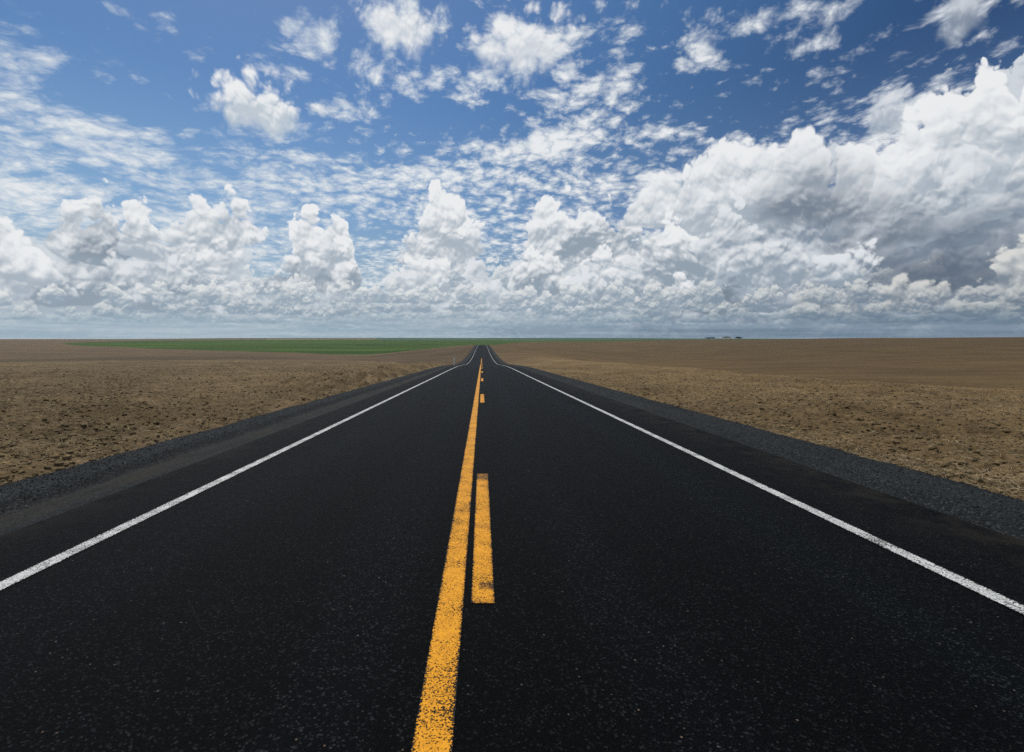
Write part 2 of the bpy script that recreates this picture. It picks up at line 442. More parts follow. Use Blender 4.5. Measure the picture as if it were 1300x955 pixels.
# ------------------------------------------------------------------ road, shoulders and markings
def strip(name, xs, ys, lift, mat, attrs=None, kind='structure'):
    xs = np.asarray(xs, float); ys = np.asarray(ys, float)
    X, Y = np.meshgrid(xs, ys)
    Zr = road_z(Y) + (lift(X, Y) if callable(lift) else lift)
    o = obj_from(name, np.stack([X, Y, Zr], -1).reshape(-1, 3), grid_faces(*X.shape), mat, smooth=True)
    for k, fn in (attrs or {}).items():
        a = o.data.attributes.new(k, 'FLOAT', 'POINT')
        a.data.foreach_set('value', fn(X, Y).ravel().astype(np.float32))
    return o

PAVE_L, PAVE_R = -4.0, 4.38
ysr = np.concatenate([np.arange(-100, 40, 2.), np.arange(40, 480, 2.5), np.arange(480, 720, 8.)])
road = strip('road', np.linspace(PAVE_L, PAVE_R, 9), ysr, 0., M_ASPHALT)
tag(road, 'straight dark asphalt two lane road running to the horizon', 'road', kind='structure')

ysg = np.concatenate([np.arange(-60, 0, 2.), np.arange(0, 40, .09), np.arange(40, 110, .35), np.arange(110, 470, 2.), np.arange(470, 720, 8.)])
def lift_left(X, Y):
    d = PAVE_L - X
    n = vnoise(X*9, Y*9, 51)*.014 + vnoise(X*3.2, Y*1.6, 52)*.03 + vnoise(X*22, Y*22, 53)*.006
    berm = .075 * smooth(.55, .80, d) * (1 - smooth(1.15, 1.9, d))
    rut = -.03 * np.exp(-((d - .62)/.09)**2)
    return -.012 + (berm + rut) - .16 * smooth(1.2, 2.0, d) + n * smooth(0.02, .4, d)
def lift_right(X, Y):
    d = X - PAVE_R
    n = vnoise(X*9, Y*9, 54)*.014 + vnoise(X*3.2, Y*1.6, 55)*.022 + vnoise(X*22, Y*22, 56)*.006
    berm = .085 * smooth(.02, .26, d) * (1 - smooth(.75, 1.7, d))
    return -.014 + berm - .16 * smooth(1.0, 1.8, d) + n * smooth(0.02, .3, d)
gl = strip('gravel_shoulder', np.arange(PAVE_L, -6.01, -.065)[::-1], ysg, lift_left, M_GRAVEL,
           {'silt': lambda X, Y: (1 - smooth(.45, .75, PAVE_L - X)) * (1 - .6*smooth(30, 70, Y))})
tag(gl, 'grey gravel shoulder with a silty inner strip along the left road edge', 'shoulder', kind='structure')
gr = strip('gravel_shoulder', np.arange(PAVE_R, 6.2, .065), ysg, lift_right, M_GRAVEL, {'silt': lambda X, Y: X*0 + .15})
tag(gr, 'raised grey gravel shoulder along the right road edge', 'shoulder', kind='structure')

def marking(name, x0, x1, ys, mat, label, group=None, thin=None):
    ys = np.asarray(ys, float)
    cx = .5*(x0+x1)
    xs = np.linspace(x0, x1, 9)
    o = strip(name, xs, ys, .004, mat, {'across': lambda X, Y: (X - cx)/((x1-x0)/2), 'thin': thin or (lambda X, Y: X*0)})
    tag(o, label, 'road marking', group, 'structure')
    return o
ysm = np.concatenate([np.arange(-40, 40, 1.), np.arange(40, 480, 2.5)])
ysc = np.concatenate([np.arange(-40, 40, 1.), np.arange(40, 152, 2.)])
marking('edge_line', -3.196, -3.07, ysm, M_WHITE, 'worn white edge line along the left side of the road')
marking('edge_line', 3.13, 3.256, ysm, M_WHITE, 'worn white edge line along the right side of the road')
marking('centre_line', -.270, -.113, ysc, M_YELLOW, 'unbroken speckled yellow line left of the yellow dashes')
for i in range(-2, 12):
    y0 = 2.93 + 12.19 * i
    L = 3.17
    def thin(X, Y, y0=y0, L=L):
        t = Y - y0
        a = smooth(L-.34, L-.24, t)                             # second coat drawn short at the far end
        b = ((t > .20) & (t < .29) & (X > -.03)) * 1.           # a roller stroke near the start
        c = np.exp(-((t - L*.42)/.05)**2) * .5
        d = .55 * (1 - smooth(0, .09, t)) + .55 * smooth(L-.05, L, t)
        return np.maximum(np.maximum(np.maximum(a, b), c), d)
    marking('dash_line', -.067, .077, np.linspace(y0, y0 + L, 64 if i == 0 else 12), M_YELLOW,
            'broken yellow centre dash painted beside the unbroken yellow line', 'yellow centre dashes down the road', thin if i == 0 else None)

# ------------------------------------------------------------------ loose things on the soil
def lump_cloud(name, n, seed, rmin, rmax, smin, smax, mat, label, cat, side_bias=0.):
    rng = np.random.default_rng(seed)
    bm = bmesh.new(); bmesh.ops.create_icosphere(bm, subdivisions=1, radius=1.)
    bv = np.array([v.co[:] for v in bm.verts]); bf = np.array([[v.index for v in f.verts] for f in bm.faces]); bm.free()
    a = rng.uniform(-60, 60, n*3); r = np.exp(rng.uniform(math.log(rmin), math.log(rmax), n*3))
    x = r*np.sin(np.radians(a)); y = r*np.cos(np.radians(a))
    ok = ((x < LEFT_EDGE - .12) | (x > RIGHT_EDGE + .12)) & (r < np.where(x < 0, 75, 60))
    x, y = x[ok][:n], y[ok][:n]; n = len(x)
    z = terrain(x, y)
    s = smin * (smax/smin) ** (rng.random(n) ** 2.2)
    sc3 = s[:,None] * rng.uniform(.7, 1.3, (n,3)) * np.array([1.15, 1., .7])
    th = rng.uniform(0, 6.283, n); c, q = np.cos(th), np.sin(th)
    jit = 1 + rng.uniform(-.28, .28, (n, len(bv)))
    P_ = bv[None]*jit[:,:,None]*sc3[:,None,:]
    X = P_[:,:,0]*c[:,None] - P_[:,:,1]*q[:,None]; Y = P_[:,:,0]*q[:,None] + P_[:,:,1]*c[:,None]
    V = np.stack([X + x[:,None], Y + y[:,None], P_[:,:,2] + (z + s*.15)[:,None]], -1).reshape(-1,3)
    Fc = (bf[None] + (np.arange(n)*len(bv))[:,None,None]).reshape(-1,3)
    o = obj_from(name, V, Fc, mat)
    tag(o, label, cat, kind='stuff')
    return o

def mat_clod():
    m, nt, bs, P = material('soil_clod')
    soil, k = soil_color(nt, P)
    nt.set(bs.inputs['Base Color'], soil)
    bs.inputs['Roughness'].default_value = .95; bs.inputs['Specular IOR Level'].default_value = .08
    bump(nt, bs, nt.noise(P, 60., 4, .65), .8, .02)
    return m
lump_cloud('soil_clods', 30000, 3, 6, 75, .014, .055, mat_clod(), 'loose brown soil clods scattered over the ploughed ground', 'soil clods')

def straw():
    rng = np.random.default_rng(11); n = 46000
    a = rng.uniform(-60, 60, n*3); r = np.exp(rng.uniform(math.log(6), math.log(70), n*3))
    x = r*np.sin(np.radians(a)); y = r*np.cos(np.radians(a))
    dens = vnoise(x*.7, y*.7, 71) + vnoise(x*.2, y*.2, 72)
    ok = ((x < LEFT_EDGE - .1) | (x > RIGHT_EDGE + .1)) & (dens + rng.uniform(-.4, .4, len(x)) > -.05)
    x, y = x[ok][:n], y[ok][:n]; n = len(x)
    z = terrain(x, y) + .02
    L = rng.uniform(.04, .13, n); w = rng.uniform(.0018, .0042, n) * np.clip(np.hypot(x, y)/14, 1, 2.2)
    th = rng.uniform(0, 6.283, n); ti = rng.normal(.08, .28, n)
    d = np.stack([np.cos(th)*np.cos(ti), np.sin(th)*np.cos(ti), np.sin(ti)], -1)
    s1 = np.stack([-np.sin(th), np.cos(th), np.zeros(n)], -1); s2 = np.cross(d, s1)
    c = np.stack([x, y, z], -1)
    tri = [(math.cos(t), math.sin(t)) for t in (0, 2.094, 4.189)]
    V = np.stack([c + d*(L*e)[:,None] + (s1*cx + s2*cy)*w[:,None] for e in (-.5, .5) for cx, cy in tri], 1)
    f = np.array([[0,1,4,3],[1,2,5,4],[2,0,3,5]])
    Fc = (f[None] + (np.arange(n)*6)[:,None,None]).reshape(-1,4)
    m = plain('dry_straw', (.30,.235,.14), .8, .5, 3.)
    o = obj_from('straw_litter', V.reshape(-1,3), Fc, m)
    tag(o, 'pale dry straw bits lying over the ploughed soil', 'straw', kind='stuff')
straw()

def gravel_stones():
    rng = np.random.default_rng(5)
    bm = bmesh.new(); bmesh.ops.create_icosphere(bm, subdivisions=1, radius=1.)
    bv = np.array([v.co[:] for v in bm.verts]); bf = np.array([[v.index for v in f.verts] for f in bm.faces]); bm.free()
    n = 18000
    y = np.exp(rng.uniform(math.log(3.5), math.log(60), n)); left = rng.random(n) < .5
    u = rng.random(n) ** .8
    x = np.where(left, PAVE_L - .55 - .85*u, PAVE_R + .04 + 1.1*u)
    z = road_z(y) + np.where(left, lift_left(x, y), lift_right(x, y))
    s = .004 * 2.6 ** (rng.random(n)**2.)
    j = 1 + rng.uniform(-.3, .3, (n, len(bv)))
    V = bv[None]*j[:,:,None]*s[:,None,None]*rng.uniform(.7,1.2,(n,1,3)) + np.stack([x,y,z+s*.3],-1)[:,None,:]
    Fc = (bf[None] + (np.arange(n)*len(bv))[:,None,None]).reshape(-1,3)
    o = obj_from('gravel_stones', V.reshape(-1,3), Fc, plain('grey_stone', (.023,.027,.030), .9, .6, 9.))
    tag(o, 'loose grey stones lying on the two gravel shoulders', 'gravel', kind='stuff')
gravel_stones()

# ------------------------------------------------------------------ roadside marker post
def box_bm(bm, x0, x1, y0, y1, z0, z1, bev=0.):
    r = bmesh.ops.create_cube(bm, size=1.)
    for v in r['verts']:
        v.co = Vector(((x0+x1)/2 + v.co.x*(x1-x0), (y0+y1)/2 + v.co.y*(y1-y0), (z0+z1)/2 + v.co.z*(z1-z0)))
    if bev:
        es = list({e for v in r['verts'] for e in v.link_edges})
        bmesh.ops.bevel(bm, geom=es, offset=bev, segments=2, affect='EDGES')
def bm_obj(name, bm, mat, parent=None, smooth=False):
    me = bpy.data.meshes.new(name); bm.to_mesh(me); bm.free()
    o = bpy.data.objects.new(name, me); C.objects.link(o)
    if mat: me.materials.append(mat)
    if parent: o.parent = parent
    for p in me.polygons: p.use_smooth = smooth
    return o
def marker_post():
    y = 73.; x = (576.4 - VX)/F*y
    z = float(road_z(np.array([y]))[0]) - .03
    bm = bmesh.new()
    # curved flexible blade: slightly bowed section, rounded top
    H, W = 1.36, .15
    n = 8
    ring = lambda h, w: [(w*(-1+2*i/n), .022*(1-(-1+2*i/n)**2), h) for i in range(n+1)] + [(w*(1-2*i/n), .022*(1-(1-2*i/n)**2)+.012, h) for i in range(n+1)]
    rows = [ring(h, w) for h, w in ((-.1, W*.62), (H*.9, W*.62), (H*.96, W*.55), (H, W*.32))]
    vs = [[bm.verts.new(p) for p in rw] for rw in rows]
    k = len(vs[0])
    for a, b in zip(vs, vs[1:]):
        for i in range(k): bm.faces.new((a[i], a[(i+1)%k], b[(i+1)%k], b[i]))
    bm.faces.new(vs[-1]); bm.faces.new(vs[0][::-1])
    bmesh.ops.recalc_face_normals(bm, faces=bm.faces)
    o = bm_obj('marker_post', bm, plain('white_plastic', (.86,.86,.82), .5, .05))
    o.location = (x, y, z)
    tag(o, 'slim white roadside marker post standing at the left road edge', 'marker post')
marker_post()

# ------------------------------------------------------------------ far farmstead
def ground_z(x, y): return float(terrain(np.array([x]), np.array([y]), False)[0])
def leafy_tree(x, y, h, w, seed, label, group):
    rng = np.random.default_rng(seed)
    z = ground_z(x, y)
    root = bpy.data.objects.new('tree', None); C.objects.link(root); root.location = (x, y, z)
    tag(root, label, 'tree', group)
    bm = bmesh.new()
    bmesh.ops.create_cone(bm, cap_ends=True, segments=8, radius1=h*.035, radius2=h*.015, depth=h*.6)
    for v in bm.verts: v.co.z += h*.3 - .2
    bm_obj('trunk', bm, M_BARK, root)
    n = 900
    u = rng.normal(size=(n,3)); u /= np.linalg.norm(u, axis=1)[:,None]
    rad = rng.random(n)**.45
    lob = 1 + .28*np.sin(u[:,0]*4+seed) * np.cos(u[:,2]*5+seed*2)
    c = u*rad[:,None]*lob[:,None]*np.array([w/2, w/2, h*.42]) + np.array([0,0,h*.56])
    s = h*.055
    a = rng.normal(size=(n,3)); a /= np.linalg.norm(a,axis=1)[:,None]
    b = np.cross(a, rng.normal(size=(n,3))); b /= np.linalg.norm(b,axis=1)[:,None]
    V = np.stack([c-a*s-b*s*.6, c+a*s-b*s*.6, c+a*s+b*s*.6, c-a*s+b*s*.6], 1).reshape(-1,3)
    o = obj_from('crown', V, np.arange(n*4).reshape(n,4), M_LEAF, root)
    return root
M_BARK = plain('bark', (.09,.07,.05))
M_LEAF = plain('dark_leaves', (.022,.040,.026), .8, .4, .5)
TZ = 1480.
FARM = [(898,4.6,17,'low broad dark tree at the open left end of the far tree row'),
        (904.5,5.2,17,'dark tree beside the low left end tree of the far row'),
        (911,5.0,15,'low dark tree left of the gap in the far row'),
        (920,6.6,16,'dark tree just right of the gap in the far row'),
        (925.5,7.4,16,'tallest dark tree of the far row behind the pale shed'),
        (931,6.8,17,'round dark tree between the tallest one and the far row end pair'),
        (936.5,7.2,16,'tall dark tree second from the right end of the far row'),
        (942,6.4,18,'wide dark tree closing the right end of the far row')]
for i, (px, h, w, lab) in enumerate(FARM):
    leafy_tree((px - VX)/F*TZ, TZ + (i % 3)*14, h, w, 60+i, lab, 'row of dark trees on the far horizon')

def farm_shed():
    y = TZ - 40; x = (921 - VX)/F*y; L, D, H = 38., 10., 2.2
    z = ground_z(x, y)
    root = bpy.data.objects.new('farm_shed', None); C.objects.link(root); root.location = (x, y, z)
    tag(root, 'long low pale farm shed in front of the dark tree row on the horizon', 'shed')
    wall = plain('pale_sheet_metal', (.38,.37,.33), .7, .1)
    bm = bmesh.new(); box_bm(bm, -L/2, L/2, -D/2, D/2, -1, H); bm_obj('wall', bm, wall, root)
    bm = bmesh.new()
    v = [bm.verts.new(p) for p in ((-L/2-.4,-D/2-.4,H+.01),(L/2+.4,-D/2-.4,H+.01),(L/2+.4,D/2+.4,H+.01),(-L/2-.4,D/2+.4,H+.01),(-L/2-.4,0,H+1.6),(L/2+.4,0,H+1.6))]
    for f in ((0,1,5,4),(2,3,4,5),(0,4,3),(1,2,5),(3,2,1,0)): bm.faces.new([v[k] for k in f])
    bm_obj('roof', bm, plain('pale_roof_metal', (.44,.43,.40), .6, .08), root)
    for k in range(3):
        bm = bmesh.new(); cx = -12 + k*12
        box_bm(bm, cx-2.2, cx+2.2, -D/2-.06, -D/2-.003, -.2, 2.5); bm_obj('door', bm, plain('dull_green_metal', (.20,.22,.19)), root)
farm_shed()

# ------------------------------------------------------------------ the air over the plain
def haze():
    bm = bmesh.new(); box_bm(bm, -9500, 9500, -9500, 9500, -90, 9.5)
    m = bpy.data.materials.new('pale_air'); m.use_nodes = True
    t = m.node_tree
    for n in list(t.nodes): t.nodes.remove(n)
    o = t.nodes.new('ShaderNodeOutputMaterial'); v = t.nodes.new('ShaderNodeVolumePrincipled')
    v.inputs['Color'].default_value = (.80,.88,.95,1); v.inputs['Density'].default_value = HAZE; v.inputs['Anisotropy'].default_value = .3
    t.links.new(v.outputs[0], o.inputs['Volume'])
    h = bm_obj('haze', bm, m)
    tag(h, 'thin pale blue air that softens the farthest fields', 'haze', kind='stuff')
HAZE = .00005
haze()

# ------------------------------------------------------------------ sky: Nishita air, high thin cloud, rows of cumulus
SKY_STRENGTH = .1
SKY_AZ, SKY_EL = -28., 58.
def cc(r, g, b):
    return tuple(c / SKY_STRENGTH / 2**EXPOSURE for c in srgb(r, g, b)) + (1.,)
def azel(x, y):
    """direction in degrees of a place in the sky"""
    return math.degrees(math.atan2(x - VX, F)), math.degrees(math.atan2(VY - y, math.hypot(F, x - VX)))

def new_group(name, ins, outs):
    g = bpy.data.node_groups.new(name, 'ShaderNodeTree')
    for n, t, d in ins:
        s_ = g.interface.new_socket(name=n, in_out='INPUT', socket_type=t)
        if d is not None: s_.default_value = d
    for n, t in outs: g.interface.new_socket(name=n, in_out='OUTPUT', socket_type=t)
    nt = NT(g)
    gi = nt.n('NodeGroupInput'); go = nt.n('NodeGroupOutput')
    return g, nt, gi.outputs, go.inputs

def cumulus_group():
    """one heap cloud laid over what is behind it: lumpy outline, flat base, lit crown, grey belly"""
    g, nt, i, o = new_group('heap_cloud', [('Color','NodeSocketColor',None),('P','NodeSocketVector',None),('C','NodeSocketVector',None),('S','NodeSocketVector',None),
        ('H','NodeSocketFloat',None),('D','NodeSocketFloat',None),('Amp','NodeSocketFloat',.9),('Soft','NodeSocketFloat',.2),
        ('Lit','NodeSocketColor',None),('Shade','NodeSocketColor',None),('Gain','NodeSocketFloat',1.2),('Bias','NodeSocketFloat',.35),('Opacity','NodeSocketFloat',1.),('Flat','NodeSocketFloat',3.2),('Fill','NodeSocketFloat',.12)], [('Color','NodeSocketColor'),('P','NodeSocketVector')])
    q = nt.v('MULTIPLY', nt.v('SUBTRACT', i['P'], i['C']), i['S'])
    x, y, z = nt.sep(q)
    yb = nt.m('MAXIMUM', y, nt.m('MULTIPLY', y, nt.m('MULTIPLY', i['Flat'], -1.)))
    E = nt.m('SUBTRACT', 1., nt.v('LENGTH', nt.comb(x, yb, z)))
    h0 = nt.m('SUBTRACT', i['H'], .5)
    base = nt.rng(y, -.1, .35, .45, 1.)                       # less lumpy along the base
    dens = nt.m('MULTIPLY_ADD', nt.m('MULTIPLY', base, i['Amp']), h0, nt.m('ADD', E, i['Fill']))
    a = nt.m('MULTIPLY', nt.rng(dens, 0., i['Soft']), i['Opacity'])
    t = nt.m('MULTIPLY_ADD', y, .72, i['Bias'])
    t = nt.m('MULTIPLY_ADD', i['D'], i['Gain'], t)
    rim = nt.rng(dens, .34, .02, 0., .22)                     # thin edges let the sun through
    t = nt.m('ADD', t, nt.m('MULTIPLY', rim, nt.rng(y, .0, .5)))
    t = nt.m('MULTIPLY_ADD', h0, .35, t)
    t = nt.rng(t, -.15, 1.1, 0., 1.)
    col = nt.mix(t, i['Shade'], i['Lit'])
    fin = nt.mix(a, i['Color'], col)
    nt.set(o['Color'], fin)
    nt.set(o['P'], nt.v('MULTIPLY_ADD', fin, (1e-9, 1e-9, 1e-9), i['P']))   # chains the layers one after another
    return g

def blob_group():
    g, nt, i, o = new_group('cover_patch', [('M','NodeSocketFloat',None),('P','NodeSocketVector',None),('C','NodeSocketVector',None),('S','NodeSocketVector',None),('A','NodeSocketFloat',None)], [('M','NodeSocketFloat'),('P','NodeSocketVector')])
    q = nt.v('MULTIPLY', nt.v('SUBTRACT', i['P'], i['C']), i['S'])
    d = nt.m('SUBTRACT', 1., nt.v('DOT_PRODUCT', q, q), clamp=True)
    r = nt.m('MULTIPLY_ADD', nt.m('MULTIPLY', d, d), i['A'], i['M'])
    nt.set(o['M'], r)
    nt.set(o['P'], nt.v('MULTIPLY_ADD', nt.comb(r, r, 0.), (1e-9, 1e-9, 0.), i['P']))
    return g

def build_sky():
    w = bpy.data.worlds.new('World'); sc.world = w; w.use_nodes = True
    t = w.node_tree
    for n in list(t.nodes): t.nodes.remove(n)
    nt = NT(t)
    out = nt.n('ShaderNodeOutputWorld')
    dirv = nt.n('ShaderNodeTexCoord').outputs['Generated']
    dx, dy, dz = nt.sep(dirv)
    az = nt.m('MULTIPLY', nt.m('ARCTAN2', dx, dy), 57.29578)
    el = nt.m('MULTIPLY', nt.m('ARCSINE', dz), 57.29578)
    A = nt.comb(az, el, 0.)
    # ---- clear air
    ns = nt.n('ShaderNodeTexSky', sky_type='NISHITA')
    ns.sun_disc = False; ns.sun_elevation = R(SKY_EL); ns.sun_rotation = R(SKY_AZ); ns.air_density = 1.0; ns.dust_density = .3; ns.ozone_density = 1.6
    hs = nt.n('ShaderNodeHueSaturation'); hs.inputs['Saturation'].default_value = 1.26; hs.inputs['Value'].default_value = .80
    nt.set(hs.inputs['Color'], ns.outputs[0])
    sd = (math.sin(R(SKY_AZ))*math.cos(R(SKY_EL)), math.cos(R(SKY_AZ))*math.cos(R(SKY_EL)), math.sin(R(SKY_EL)))
    cg = nt.v('DOT_PRODUCT', dirv, sd)
    pol = nt.rng(cg, .42, .88, 0., 1.)
    air = nt.v('MULTIPLY', hs.outputs[0], nt.mix(pol, (.40,.42,.50), (1.0,1.01,1.02)))
    hz = nt.rng(el, 15., 2., 0., .95)
    air = nt.mix(nt.rng(el, 28., 10., 0., .55), air, nt.mix(nt.rng(az, -45., 48.), cc(150,186,220), cc(104,140,188)))
    hazecol = nt.mix(nt.rng(az, -45., 48.), cc(168,190,204), cc(112,138,160))
    air = nt.mix(hz, air, hazecol)
    simple = nt.mix(nt.rng(nt.noise(nt.v('MULTIPLY', dirv, (1,1,2.2)), 2.6, 6, .6), .44, .62), air, cc(205,208,212))

    # ---- high thin layer on a plane above the land
    inv = nt.m('DIVIDE', 1., nt.m('ADD', nt.m('MAXIMUM', dz, 0.), .22))
    pl = nt.comb(nt.m('MULTIPLY', dx, inv), nt.m('MULTIPLY', dy, inv), 0.)
    warp = nt.noise(pl, 2.2, 4, .6, dim='2D', color=True)
    plw = nt.v('ADD', pl, nt.v('SCALE', nt.v('SUBTRACT', warp, (.5,.5,.5)), scale=.14))
    rot = nt.n('ShaderNodeVectorRotate', rotation_type='Z_AXIS'); nt.set(rot.inputs['Vector'], plw); rot.inputs['Angle'].default_value = R(-16)
    streak = nt.noise(nt.v('MULTIPLY', rot.outputs[0], (.9, 2.2, 1.)), 3.8, 7, .60, dim='2D')
    puffs = nt.m('SUBTRACT', 1., nt.vor(plw, 17., 'SMOOTH_F1', '2D', 3, .55, 2.3, .7))
    mott = nt.m('ADD', nt.m('MULTIPLY', nt.noise(plw, 14., 7, .6, dim='2D'), .55), nt.m('MULTIPLY', puffs, .42))
    lr = nt.rng(az, -30., 2.)
    tex = nt.m('ADD', nt.m('MULTIPLY', nt.m('MULTIPLY_ADD', mott, .40, nt.m('MULTIPLY', streak, .62)), nt.m('SUBTRACT', 1., lr)), nt.m('MULTIPLY', nt.m('MULTIPLY_ADD', mott, .78, nt.m('MULTIPLY', streak, .26)), lr))
    BL = blob_group()
    cover = nt.m('ADD', nt.rng(el, 30., 14., -.10, .17), nt.rng(lr, 0., 1., -.03, .035))
    patches = [  # x, y, half width, half height, amount
        (20,85,110,45,.075),(150,8,110,30,.17),(230,60,90,30,.08),(150,195,260,45,.06),(60,255,200,50,.04),(420,245,220,40,.06),
        (150,120,140,28,-.13),(230,110,60,45,-.10),
        (400,50,80,50,.17),(350,85,60,20,.17),(505,25,85,55,.30),(480,95,70,40,.20),(590,105,110,40,.21),
        (640,45,75,60,.26),(700,55,60,55,.27),(745,45,40,40,.17),(720,115,60,45,.22),(780,110,60,60,.21),(435,138,75,22,.2),(800,40,40,50,.12),
        (560,150,110,32,-.13),(470,165,60,20,-.06),(720,170,90,42,.24),(650,190,100,25,.14),(600,225,170,26,.13),(780,235,120,24,.13),
        (885,60,50,50,.24),(900,75,40,22,.08),(950,30,60,30,.13),(1020,10,100,40,.22),(1040,60,70,60,.13),(835,170,60,20,.13),(860,180,70,25,.06),
        (970,130,110,45,-.12),(1200,60,100,60,-.12),(1220,8,60,36,.30),(1240,50,40,20,.10),(1130,150,55,40,.26),(1050,150,30,16,.12),(1160,110,90,16,.08),(1145,175,80,16,.10),
        (760,290,40,20,-.1),(480,290,60,20,-.12),(380,255,40,18,-.12)]
    m = cover; pa = A
    for (px, py, hw, hh, a) in patches:
        nd = nt.n('ShaderNodeGroup'); nd.node_tree = BL
        c = azel(px, py); w1 = (azel(px+hw, py)[0]-azel(px-hw, py)[0])/2; h1 = (azel(px, py-hh)[1]-azel(px, py+hh)[1])/2
        nt.set(nd.inputs['M'], m); nt.set(nd.inputs['P'], pa)
        nd.inputs['C'].default_value = (c[0], c[1], 0); nd.inputs['S'].default_value = (1/w1, 1/h1, 0); nd.inputs['A'].default_value = a * 1.6
        m = nd.outputs[0]; pa = nd.outputs[1]
    dens = nt.m('ADD', nt.m('MULTIPLY_ADD', tex, 1.4, -.20), m)
    al = nt.rng(dens, .40, .84, 0., .97)
    thick = nt.rng(dens, .66, .95)
    hi_l = nt.mix(nt.rng(az, -10, 45), cc(216,223,229), cc(190,198,210))
    hi = nt.mix(thick, hi_l, cc(234,236,238))
    col_hi = nt.mix(al, air, hi)

    # ---- cumulus, farthest row first
    n1 = nt.noise(A, .16, 3, .55, dim='2D', color=True)
    n2 = nt.noise(A, .9, 3, .6, dim='2D', color=True)
    Pw = nt.v('ADD', A, nt.v('ADD', nt.v('SCALE', nt.v('SUBTRACT', n1, (.5,.5,.5)), scale=2.2), nt.v('SCALE', nt.v('SUBTRACT', n2, (.5,.5,.5)), scale=.28)))
    Pf = nt.v('ADD', A, nt.v('SCALE', nt.v('SUBTRACT', n2, (.5,.5,.5)), scale=.55))
    L = (-.10, .40, 0.); L2 = (-.35, 1.5, 0.)
    def billow(p, s, det):
        return nt.m('SUBTRACT', 1., nt.vor(p, s, 'F1', '2D', det, .45, 2.3))
    Hn = billow(Pw, .40, 2.6); Hn2 = billow(nt.v('ADD', Pw, L), .40, 2.6)
    wide = nt.noise(Pw, .22, 3, .5, dim='2D'); wide2 = nt.noise(nt.v('ADD', Pw, L2), .22, 3, .5, dim='2D')
    Hn_s = nt.m('MULTIPLY_ADD', nt.m('SUBTRACT', wide, .5), 1.0, Hn)
    Dn = nt.m('MULTIPLY_ADD', nt.m('SUBTRACT', wide, wide2), 1.1, nt.m('SUBTRACT', Hn, Hn2))
    Lf = (-.05, .22, 0.)
    Hf = billow(Pf, .62, 3.); Hf2 = billow(nt.v('ADD', Pf, Lf), .62, 3.)
    Df = nt.m('SUBTRACT', Hf, Hf2)
    CG = cumulus_group()
    specs = []
    def cloud(x0, x1, yt, yb, lit, shade, far=False, amp=None, soft=None, gain=1.25, bias=.22, op=1., flat=4., fill=.12):
        hp = yb - yt
        if amp is None: amp = min(max((34 if far else 46) / hp, .2), .9)
        if soft is None: soft = min((6 if far else 9) / hp, .4)
        specs.append((x0, x1, yt, yb, lit, shade, far, amp, soft, gain, bias, op, flat, fill))
    serial = [0]
    def lay(lo, hi, ytop, ybot):
        """composite the clouds that reach the part of the sky between two bearings"""
        serial[0] += 1
        g, gt, gi, go = new_group('sky_sector', [('Color','NodeSocketColor',None)] + [(k,'NodeSocketVector',None) for k in ('P','Pf')] + [(k,'NodeSocketFloat',None) for k in ('H','D','Hf','Df')], [('Color','NodeSocketColor')])
        off = (serial[0]*2e-6, 0, 0)
        col, pn, pf = gi['Color'], gt.v('ADD', gi['P'], off), gt.v('ADD', gi['Pf'], off)
        for (x0, x1, yt, yb, lit, shade, far, amp, soft, gain, bias, op, flat, fill) in specs:
            mg = .28*(x1 - x0) + 40; mv = .5*(yb - yt) + 40
            if x1 + mg < lo or x0 - mg > hi or yt - mv > ybot or yb + mv < ytop: continue
            nd = gt.n('ShaderNodeGroup'); nd.node_tree = CG
            xm = (x0+x1)/2
            cx, ct = azel(xm, yt); _, cb = azel(xm, yb)
            wd = (azel(x1, yb)[0] - azel(x0, yb)[0])/2
            gt.set(nd.inputs['Color'], col); gt.set(nd.inputs['P'], pf if far else pn)
            nd.inputs['C'].default_value = (cx, cb, 0); nd.inputs['S'].default_value = (1/wd, 1/(ct-cb), 0)
            gt.set(nd.inputs['H'], gi['Hf'] if far else gi['H']); gt.set(nd.inputs['D'], gi['Df'] if far else gi['D'])
            for k, v in (('Amp',amp),('Soft',soft),('Gain',gain),('Bias',bias),('Opacity',op),('Lit',lit),('Shade',shade),('Flat',flat),('Fill',fill)): nd.inputs[k].default_value = v
            col = nd.outputs[0]
            if far: pf = nd.outputs[1]
            else: pn = nd.outputs[1]
        gt.set(go['Color'], col)
        nd = nt.n('ShaderNodeGroup'); nd.node_tree = g
        for k, v in (('Color',col_hi),('P',Pw),('Pf',Pf),('H',Hn_s),('D',Dn),('Hf',Hf),('Df',Df)): nt.set(nd.inputs[k], v)
        return nd.outputs[0]
    rs = random.Random(4)
    def tone(x, lo, hi):    # the sky greys towards the right
        f = min(max((x - 700) / 600., 0), 1); return cc(*[a*(1-f)+b*f for a, b in zip(lo, hi)])
    def row(y, hmin, hmax, wmin, wmax, step, lit, shade, op):
        x = -60.
        while x < 1380:
            hh = rs.uniform(hmin, hmax); ww = rs.uniform(wmin, wmax)
            yb = y + rs.uniform(-4, 4)
            cloud(x - ww/2, x + ww/2, yb - hh, yb, tone(x, *lit), tone(x, *shade), True, op=op)
            x += step * rs.uniform(.7, 1.3)
    CLOUDS(cloud, row, cc, tone)
    # thin veil low over the land
    st = nt.noise(nt.comb(nt.m('MULTIPLY', az, .05), nt.m('MULTIPLY', el, 1.4)), 1., 5, .6, dim='2D')
    veil = nt.m('MULTIPLY', nt.rng(el, 3.3, .5), .80)
    vc = nt.mix(nt.rng(st, .35, .68), nt.mix(nt.rng(az, -40., 46.), cc(150,172,187), cc(96,120,142)), nt.mix(nt.rng(az, -40., 46.), cc(176,192,202), cc(122,142,160)))
